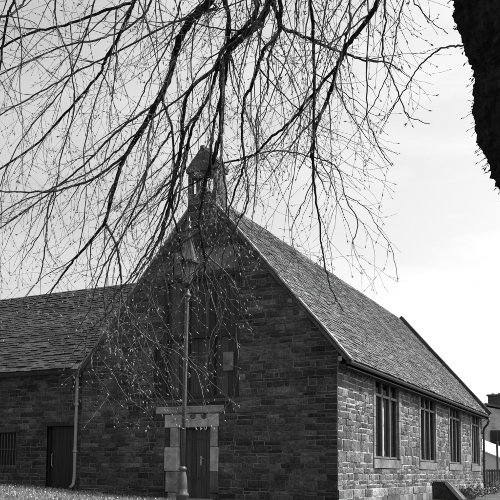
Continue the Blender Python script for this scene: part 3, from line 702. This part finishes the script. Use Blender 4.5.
def bough(px, w0, w1, d0, d1, join=True, dens=.85, tl=(.4, 1.6), droop=.04, startx=None):
    """px: the bough's run from its root; w: diameter in pixels at both ends; d: depth in metres at both ends"""
    pl = []; n = len(px); root = None
    if not join and BS:
        c = min(BS, key=lambda q: (q[0] - px[0][0]) ** 2 + (q[1] - px[0][1]) ** 2)
        if (c[0] - px[0][0]) ** 2 + (c[1] - px[0][1]) ** 2 < 900 and px[0][0] < 470: root = c; d1 += c[3] - d0; d0 = c[3]; w0 = min(w0, max(1.4, c[4] * .9))
    for i, (x, y) in enumerate(px): pl.append(at(x, y, d0 + (d1 - d0) * i / (n - 1) + .12 * math.sin(i * 1.7 + x)))
    pre = 0
    if join:
        lx, ly, ldp = limb_at(startx if startx is not None else px[0][0] + 40); pl = [at(lx, ly, ldp)] + pl; pre = 1
    if root: pl = [root[2].copy()] + (pl[1:] if (root[0] - px[0][0]) ** 2 + (root[1] - px[0][1]) ** 2 < 60 else pl)
    sp = cat(pl, 7); k = len(sp)
    for i in range(1, k - 1): sp[i] = sp[i] + rnd() * U(0, .011)
    f = F
    rad = []
    for i in range(k):
        t = i / (k - 1); dd = d0 + (d1 - d0) * t; w = w1 + (w0 - w1) * (1 - t) ** 1.1; rad.append(.5 * w * dd / f * U(.92, 1.1))
    for i in range(2, k):
        c = proj(sp[i]); zd = (sp[i] - CAM).dot(V(ROT[2])); BS.append((c[0], c[1], sp[i].copy(), zd, rad[i] * 2 * F / zd))
    q = MB(); q.tube(sp, rad, 10 if w0 > 4 else 6)
    bo_ = q.build('bough', 'bark' if w0 > 3 else 'twig', tree, True)
    tw, bu = MB(), MB(); L_ = 0
    for i in range(1, k):
        seg = (sp[i] - sp[i - 1]); L_ += seg.length
        gap = .2 / dens
        while L_ > gap:
            L_ -= gap * U(.6, 1.5); T_ = seg.normalized(); p = sp[i].copy()
            if not allowed(p): continue
            nrm = T_.cross(rnd()).normalized()
            twig(tw, bu, p, T_ * U(.45, 1.0) + nrm * U(.35, .85) + V((0, 0, -.35)), U(*tl) * (1 - .35 * i / k), max(.0032, min(.0075, rad[i] * .5)), 0, droop)
    twig(tw, bu, sp[-1].copy(), (sp[-1] - sp[-3]), U(.3, .6), max(.0015, rad[-1] * .9), 0, droop)
    if tw.f: tag(tw.build('twigs', 'twig', bo_, True), kind='stuff')
    if bu.f: tag(bu.build('buds', 'bud', bo_), kind='stuff')
B = bough
B([(227, -25), (208, 3), (191, 20), (178, 44), (171, 71), (161, 95), (144, 126), (126, 155), (115, 185), (105, 221), (87, 245), (69, 266), (54, 287)], 9.2, 1.6, 6.6, 8.4)
B([(105, 221), (115, 242), (120, 266), (121, 290), (117, 330)], 3.2, 1.6, 7.9, 8.2, False)
B([(161, 97), (164, 105), (172, 130), (174, 170), (172, 200)], 3.4, 1.6, 7.4, 7.6, False)
B([(276, -25), (263, 18), (246, 34), (229, 51), (222, 68), (222, 102), (220, 136), (213, 160), (206, 178), (203, 195), (200, 215), (200, 231), (204, 252), (205, 270), (208, 290)], 7.4, 2, 6.4, 7.7)
B([(259, -25), (256, 12), (235, 37), (222, 51), (215, 68), (191, 88), (184, 112), (181, 150), (176, 175), (168, 210), (160, 235), (148, 262)], 5.5, 1.6, 6.4, 7.8)
B([(222, 55), (212, 88), (195, 122), (188, 143), (184, 172), (172, 205), (180, 240), (184, 270)], 6, 1.8, 6.7, 7.6, False)
B([(227, -25), (229, 20), (228, 50), (224, 85), (214, 125), (210, 160), (206, 185)], 5, 2.2, 6.6, 7.1)
B([(268, -25), (276, 10), (280, 30), (263, 51), (252, 85), (244, 102), (242, 136), (244, 165), (234, 195), (228, 225), (240, 265)], 5, 1.3, 6.2, 7.4)
B([(276, 31), (268, 60), (268, 88), (257, 116), (257, 170), (254, 205)], 2.6, 1.1, 6.4, 7, False)
B([(284, -25), (281, 12), (282, 27), (298, 34), (321, 44), (345, 54), (369, 61), (386, 62), (400, 70)], 5, 1.1, 6.2, 6.9)
B([(384, -20), (369, 17), (348, 44), (338, 65), (328, 99), (316, 126), (311, 156)], 5.4, 3.2, 5.9, 6.8)
B([(338, 65), (314, 92), (292, 120), (270, 139), (256, 153), (238, 160), (222, 164), (196, 182), (170, 196)], 3.4, 1.3, 6.2, 7.3, False)
B([(313, -25), (313.5, 30), (314, 80), (314, 130), (314, 180), (319, 219), (323, 255), (331, 288), (344, 312)], 4.0, .9, 6.3, 7.2, dens=.6)
B([(354, -20), (350, 20), (345, 41), (340, 61)], 3, 2.2, 6, 6.2)
B([(388, -20), (386, 20), (382, 54), (391, 75), (399, 95), (409, 116), (430, 124)], 2.2, 1, 5.8, 6.5, tl=(.2, .5))
B([(480, 36), (461, 46), (444, 48), (430, 56), (415, 72), (403, 92), (392, 110)], 2.2, 1, 5.55, 6.0, False, tl=(.15, .4))
B([(240, 157), (270, 151), (297, 153), (311, 157), (331, 163), (340, 174), (346, 200), (358, 222), (352, 244)], 2.6, 1.0, 6.7, 7.1, False)
B([(372, -20), (369, 24), (367, 70), (367, 116), (374, 135), (382, 153), (392, 166)], 2.0, .9, 6.0, 6.8, tl=(.2, .6))
B([(136, -20), (134, 0), (129, 14), (119, 37), (105, 61), (99, 75), (65, 114), (34, 146), (-8, 174)], 4.4, 1.6, 7, 8.2)
B([(140, -12), (131, 2), (102, 12), (65, 25), (31, 33), (0, 48), (-30, 66)], 3.6, 1.8, 7, 8)
B([(16, -20), (14, 0), (8, 15), (3, 44), (0, 65), (-6, 90)], 3.4, 2, 7.4, 7.8)
B([(-40, 16), (-10, 16), (8, 16), (22, 4), (34, -14)], 3, 1.8, 7.6, 7.6, False)
B([(156, -15), (151, 0), (144, 14), (122, 31), (92, 41), (65, 46), (30, 60), (-5, 77)], 2.8, 1.2, 7.1, 8)
B([(156, 100), (116, 133), (78, 170), (40, 200), (0, 228)], 2.6, 1.2, 7.3, 8.2, False)
B([(215, 8), (170, 24), (119, 51), (78, 71), (34, 95), (-5, 118)], 2.4, 1.2, 6.8, 8.2, False)
B([(126, 155), (93, 179), (72, 186), (54, 191), (25, 192), (-6, 191)], 3.0, 1.4, 7.8, 8.4, False)
B([(54, 191), (48, 209), (46, 239), (42, 269), (36, 284)], 2.0, 1, 8.1, 8.4, False)
B([(190, 88), (150, 120), (118, 150), (90, 172), (48, 190), (12, 206), (-8, 222)], 2.2, 1, 7.1, 8.2, False)
B([(228, 50), (233, 66), (239, 90)], 3, 1.2, 6.7, 6.9, False, dens=.5)
B([(170, 130), (150, 165), (128, 205), (104, 250), (92, 282)], 2.4, 1, 7.4, 8, False)
B([(184, 172), (160, 190), (132, 222), (112, 252), (98, 280), (90, 310)], 2.2, 1, 7.4, 8, False)
B([(121, 290), (110, 312), (98, 322), (84, 340)], 2, 1, 8.1, 8.3, False)
B([(200, 231), (180, 245), (163, 262), (150, 290), (168, 330), (190, 360), (214, 385)], 2.2, .8, 7.5, 8, False, tl=(.25, .7))
B([(204, 252), (228, 275), (240, 300), (236, 330), (238, 360), (233, 395), (222, 412)], 1.8, .7, 7.6, 8, False, tl=(.25, .6))
B([(117, 330), (96, 348), (110, 370), (126, 395), (146, 412)], 1.6, .7, 8.2, 8.5, False, tl=(.25, .6))
B([(172, 200), (162, 240), (156, 280), (148, 310), (160, 350)], 1.8, .8, 7.6, 8, False)
B([(84, 330), (86, 345), (84, 360), (76, 372), (66, 380)], 1.2, .7, 8.3, 8.4, False, dens=1.6, tl=(.12, .35))
B([(60, -15), (56, 20), (70, 60), (74, 110), (60, 160), (52, 210), (30, 250)], 2, .9, 7.4, 8.4)
B([(100, -15), (84, 40), (62, 90), (28, 130), (6, 170), (-8, 210)], 1.8, .8, 7.2, 8.3)
B([(186, -15), (170, 40), (150, 78), (136, 108), (122, 128)], 2, .9, 6.8, 7.5)
B([(118, 10), (110, 60), (96, 100), (84, 150), (86, 200), (80, 245)], 1.6, .8, 7.2, 8.2, False)
B([(247, -15), (262, 40), (286, 70), (300, 110), (296, 160), (288, 205)], 1.8, .8, 6.3, 7.2)
B([(330, -15), (318, 60), (302, 110), (294, 150)], 1.8, .8, 6.2, 6.8)
B([(300, -15), (296, 30), (278, 80), (262, 120)], 2, .9, 6.3, 6.9)
B([(416, -15), (420, 8), (432, 22), (448, 34)], 1.6, .8, 5.8, 5.9, tl=(.15, .3))
B([(408, -15), (398, 22), (392, 60), (378, 96), (362, 122)], 1.6, .8, 5.9, 6.5, tl=(.2, .6))
B([(314, 182), (300, 210), (292, 230), (296, 255)], 1.2, .7, 6.9, 7.1, False, tl=(.2, .4))
B([(344, 195), (366, 208), (378, 228), (392, 250), (398, 282)], .9, .6, 7.0, 7.2, False, dens=.9, tl=(.12, .4))
B([(200, 100), (186, 130), (176, 165), (166, 205), (150, 245), (132, 275), (112, 300), (100, 326)], 3.2, 1.2, 7.0, 8.0, False)
B([(195, 122), (183, 160), (178, 200), (160, 240), (140, 270), (128, 300), (138, 340), (160, 372)], 3, 1.0, 7.0, 8.0, False)
B([(220, 136), (224, 175), (226, 210), (212, 250), (190, 285), (172, 320), (160, 352)], 2.4, 1.0, 7.0, 7.8, False)
B([(161, 95), (150, 130), (146, 175), (130, 220), (110, 262), (104, 300), (112, 340), (134, 370)], 2.4, .9, 7.4, 8.2, False)
B([(121, 290), (130, 320), (150, 340), (176, 352), (196, 372), (204, 400)], 1.8, .8, 8.1, 8.3, False, tl=(.25, .7))
B([(244, 165), (248, 200), (232, 235), (222, 262), (226, 300), (216, 335)], 2, .8, 7.0, 7.6, False)
B([(117, 330), (104, 340), (92, 352), (94, 372), (108, 392), (98, 410)], 1.6, .8, 8.2, 8.4, False, tl=(.2, .6))
# sprouts and shaggy growth on the trunk
q = MB()
for k in range(1500):
    i = random.randrange(int(len(dp) * .15), len(dp) - 40); a = U(0, 6.28)
    ax2 = (dp[i + 1] - dp[i]).normalized(); A = ax2.orthogonal().normalized(); A.rotate(Matrix.Rotation(a, 3, ax2)); p = dp[i] + A * dr[i] * .97
    d_ = (A + rnd() * .5 + V((0, 0, -.3))).normalized(); ln = U(.015, .06) * (1.8 if R() < .12 else 1)
    q.tube([p, p + d_ * ln * .6, p + d_ * ln + V((0, 0, -.01))], [.003, .002, .0015], 3, cap=False)
    if R() < .7: spindle(q, p + d_ * ln, d_ + V((0, 0, -.5)) + rnd() * .4, U(.012, .035), U(.003, .008))
tag(q.build('trunk_sprouts', 'bark', trunk), kind='stuff')
# ------------------------------------------------------------------ grass and ground cover
SHx = [None]
q = MB(); lit = MB()
n = 0
while n < 42000:
    x, y = U(-15, 1.5), U(-11, -.25)
    if R() < .35: x, y = U(-14, -4), U(-5, -.3)
    z = ground(x, y); px_, py_ = proj((x, y, z + .05)); n += 1
    if not (-25 < px_ < 345 and 470 < py_ < 520): continue
    if x > WX - .2 and y > -.35: continue
    h = U(.035, .10); a = U(0, 6.28); lx, ly = U(-.05, .05), U(-.05, .05); w_ = U(.004, .009)
    q.add([(x - w_ * math.cos(a), y - w_ * math.sin(a), z - .01), (x + w_ * math.cos(a), y + w_ * math.sin(a), z - .01), (x + lx, y + ly, z + h)], [(0, 1, 2)], U(.6, 1.5))
    if R() < .05:
        c = V((x, y, z + h)); A = rnd() * U(.012, .03); B_ = rnd() * U(.01, .02)
        lit.add([c + A, c + B_, c - A, c - B_], [(0, 1, 2, 3)])
tag(q.build('grass', 'grass'), kind='stuff'); tag(lit.build('fallen_leaves', 'litter'), kind='stuff')
def plant(x, y, h, rad, n, label):
    z = ground(x, y) - .03; t = thing('garden_plant', (x, y, z), label, 'plant', 'leafy plants at the foot of the long wall')
    q, st = MB(), MB()
    for i in range(n):
        a = U(0, 6.28); r = rad * math.sqrt(R()); hh = h * U(.35, 1) * (1 - .4 * (r / rad) ** 2)
        b = V((x + r * .3 * math.cos(a), y + r * .3 * math.sin(a), z)); e = V((x + r * math.cos(a), y + r * math.sin(a), z + hh))
        st.tube([b, (b + e) / 2 + V((0, 0, hh * .12)), e], .004, 3, cap=False)
        for k in range(3):
            p = b.lerp(e, U(.5, 1)); d_ = (rnd() + V((0, 0, .3))).normalized(); s_ = d_.cross(rnd()).normalized(); l = U(.07, .15); w_ = l * U(.22, .36)
            q.add([p, p + d_ * l * .5 + s_ * w_, p + d_ * l + V((0, 0, -l * .3)), p + d_ * l * .5 - s_ * w_], [(0, 1, 2, 3)], U(.6, 1.6))
    st.build('stems', 'leaf', t); q.build('leaves', 'leaf', t)
plant(.75, 12.1, .62, .5, 60, 'leafy clump growing just behind the sloping cellar hatch')
plant(.8, 15.2, .5, .55, 60, 'low clump by the wall under the third tall window')
plant(.8, 18.3, .55, .55, 60, 'low clump by the wall short of the last tall window')
plant(.9, 21.6, .62, .55, 60, 'leafy clump at the foot of the black drainpipe')
plant(1.2, 11.75, .8, .5, 110, 'bushy plant hiding the lower end of the hatch')
plant(.3, 25.5, .9, .7, 90, 'bushy plant past the far corner before the fence')
# cellar hatch against the side wall
cx_, cy0, cy1 = .075, 10.35, 11.0
zg = ground(.8, 11)
ht = thing('cellar_hatch', (.5, 10.9, zg), 'low dark cellar hatch with a pale sloping edge against the long wall', 'cellar hatch')
q = MB(); zt = -.27; zb = zg - .2
v = [(x, y, z) for y in (cy0, cy1) for x, z in ((cx_, zb), (1.12, zb), (1.12, zg + .02), (.60, zt - .05), (cx_, zt))]
q.add(v, [(0, 1, 2, 3, 4), (9, 8, 7, 6, 5), (0, 5, 6, 1), (1, 6, 7, 2), (2, 7, 8, 3), (3, 8, 9, 4)], .42); q.build('hatch_cheek', 'stone', ht)
q = MB(); a_, b_ = V((.58, 0, zt - .04)), V((1.17, 0, zg - .02)); n_ = V((.75, 0, .6)).normalized()
for o0, o1, y0_, y1_, tn_ in ((.0, .06, cy0 - .05, cy0 + .5, 1), (.0, .055, cy0 + .51, cy1 + .05, .8)):
    v = [V((k.x, y, k.z)) + n_ * o for o in (o0, o1) for y in (y0_, y1_) for k in (a_, b_)]
    q.add(v, [(0, 2, 3, 1), (4, 5, 7, 6), (0, 1, 5, 4), (2, 6, 7, 3), (0, 4, 6, 2), (1, 3, 7, 5)], tn_)
q.build('hatch_lid', 'stone', ht)
q = MB(); v = [V((k.x, y, k.z)) + n_ * o for o in (-.05, .085) for y in (cy0 - .11, cy0 - .055) for k in (a_, b_)]
q.add(v, [(0, 2, 3, 1), (4, 5, 7, 6), (0, 1, 5, 4), (2, 6, 7, 3), (0, 4, 6, 2), (1, 3, 7, 5)], 1)
tag(q.build('hatch_edging', 'pale', ht), 'pale sloping edging strip')
q = MB()
for k in range(420):
    p = V((U(cx_, .62), U(cy0, cy1), zt - .04)); d_ = (rnd() * .8 + V((0, 0, 1))).normalized(); spindle(q, p, d_, U(.04, .12), U(.006, .014))
tag(q.build('grass_tuft', 'leaf', ht), kind='stuff')
# ------------------------------------------------------------------ beyond the far corner
hx0, hx1, hy = -9.0, 2.4, 42.5
gz_ = ground(0, 42)
hs_ = thing('far_house', (-3, 46, gz_), 'grey rendered house with a wide brick chimney beyond the far corner', 'house')
q = MB(); EH = 4.1
q.box(hx0, hx1, hy, hy + 8, gz_ - .3, EH); q.add([(hx0, hy, EH), (hx1, hy, EH), (hx1, hy + 8, EH), (hx0, hy + 8, EH), ((hx0 + hx1) / 2 - 0, hy, EH + 1.2), ((hx0 + hx1) / 2, hy + 8, EH + 1.2)], [(0, 1, 4), (2, 3, 5), (0, 4, 5, 3), (1, 2, 5, 4)])
wl = q.build('house_wall', 'render', hs_)
q = MB()
cxh = (hx0 + hx1) / 2
for s_ in (-1, 1):
    xe = hx0 - .25 if s_ < 0 else hx1 + .25
    q.add([(xe, hy - .2, EH), (xe, hy + 8.2, EH), (cxh, hy + 8.2, EH + 1.35), (cxh, hy - .2, EH + 1.35), (xe, hy - .2, EH + .14), (xe, hy + 8.2, EH + .14), (cxh, hy + 8.2, EH + 1.5), (cxh, hy - .2, EH + 1.5)], [(0, 1, 2, 3), (7, 6, 5, 4), (0, 4, 5, 1), (0, 3, 7, 4), (1, 5, 6, 2)])
hr = q.build('house_roof', 'slate', hs_)
q = MB(); q.box(-3.25, -1.2, hy + .5, hy + 1.6, EH + .6, 6.2, 1, 0, .03); q.box(-3.35, -1.1, hy + .4, hy + 1.7, 6.2, 6.34, 1, 0, .03); ch_ = q.build('chimney', 'brick', hr)
for x in (-2.95, -2.45, -1.95, -1.45):
    q = MB(); q.lathe((x, hy + 1.05, 6.34), [(.13, 0), (.11, .08), (.13, .1), (.12, .12)], 12); q.build('chimney_pot', 'brick', ch_, True)
for x0, z0 in ((-3.0, 2.1), (-.9, 2.1), (-6.3, 2.1)):
    q = MB(); q.box(x0 - .06, x0 + 1.06, hy - .05, hy - .004, z0 - .06, z0 + 1.36); wf = q.build('window', 'frame', hs_)
    q = MB(); q.box(x0, x0 + .48, hy - .06, hy - .052, z0, z0 + 1.3); q.box(x0 + .52, x0 + 1, hy - .06, hy - .052, z0, z0 + 1.3); q.build('pane', 'iron', wf)
sh_ = thing('lean_to_shed', (-.3, 38.5, gz_), 'low shed with a bright sloping sheet roof in front of the grey house', 'shed')
q = MB(); q.box(-4.0, 1.0, 37.8, 40.2, gz_ - .2, .1); q.build('shed_wall', 'render', sh_)
q = MB(); v = [(-4.2, 37.6, 2.35), (1.2, 37.6, .1), (1.2, 40.4, .8), (-4.2, 40.4, 3.05)]
q.add(v + [(x, y, z - .08) for x, y, z in v], [(0, 1, 2, 3), (7, 6, 5, 4), (0, 4, 5, 1), (1, 5, 6, 2), (2, 6, 7, 3), (3, 7, 4, 0)]); q.add([(-4, 37.8, .1), (1.0, 37.8, .1), (-4, 37.8, 2.2)], [(0, 1, 2)]); q.build('shed_roof', 'white', sh_)
fe = thing('timber_fence', (.5, 29, ground(.5, 29)), 'slatted timber fence with rails running past the far corner', 'fence')
fz = ground(.5, 29)
for i in range(5):
    x = -2.0 + i * 1.5; q = MB(); q.box(x, x + .12, 29, 29.12, fz - .2, fz + (2.9 if i == 1 else 1.35), .7); q.build('post', 'fence', fe)
q = MB()
for z in (.3, 1.05): q.box(-2, 4.2, 28.95, 28.995, fz + z, fz + z + .1, 1.2)
q.build('rails', 'fence', fe)
q = MB(); x = -2
while x < 4.2: q.box(x, x + .1, 28.92, 28.945, fz + .05, fz + 1.2 + U(-.02, .02), U(.5, 1.3)); x += .15
q.build('slats', 'fence', fe)
print('twigs', cnt)
# everything is laid out from the lens height: lift it so the doorstep stands at zero
for o in list(S.objects):
    if '_o' in o: del o['_o']
    if o.parent is None and o.type != 'LIGHT': o.location.z += EYE
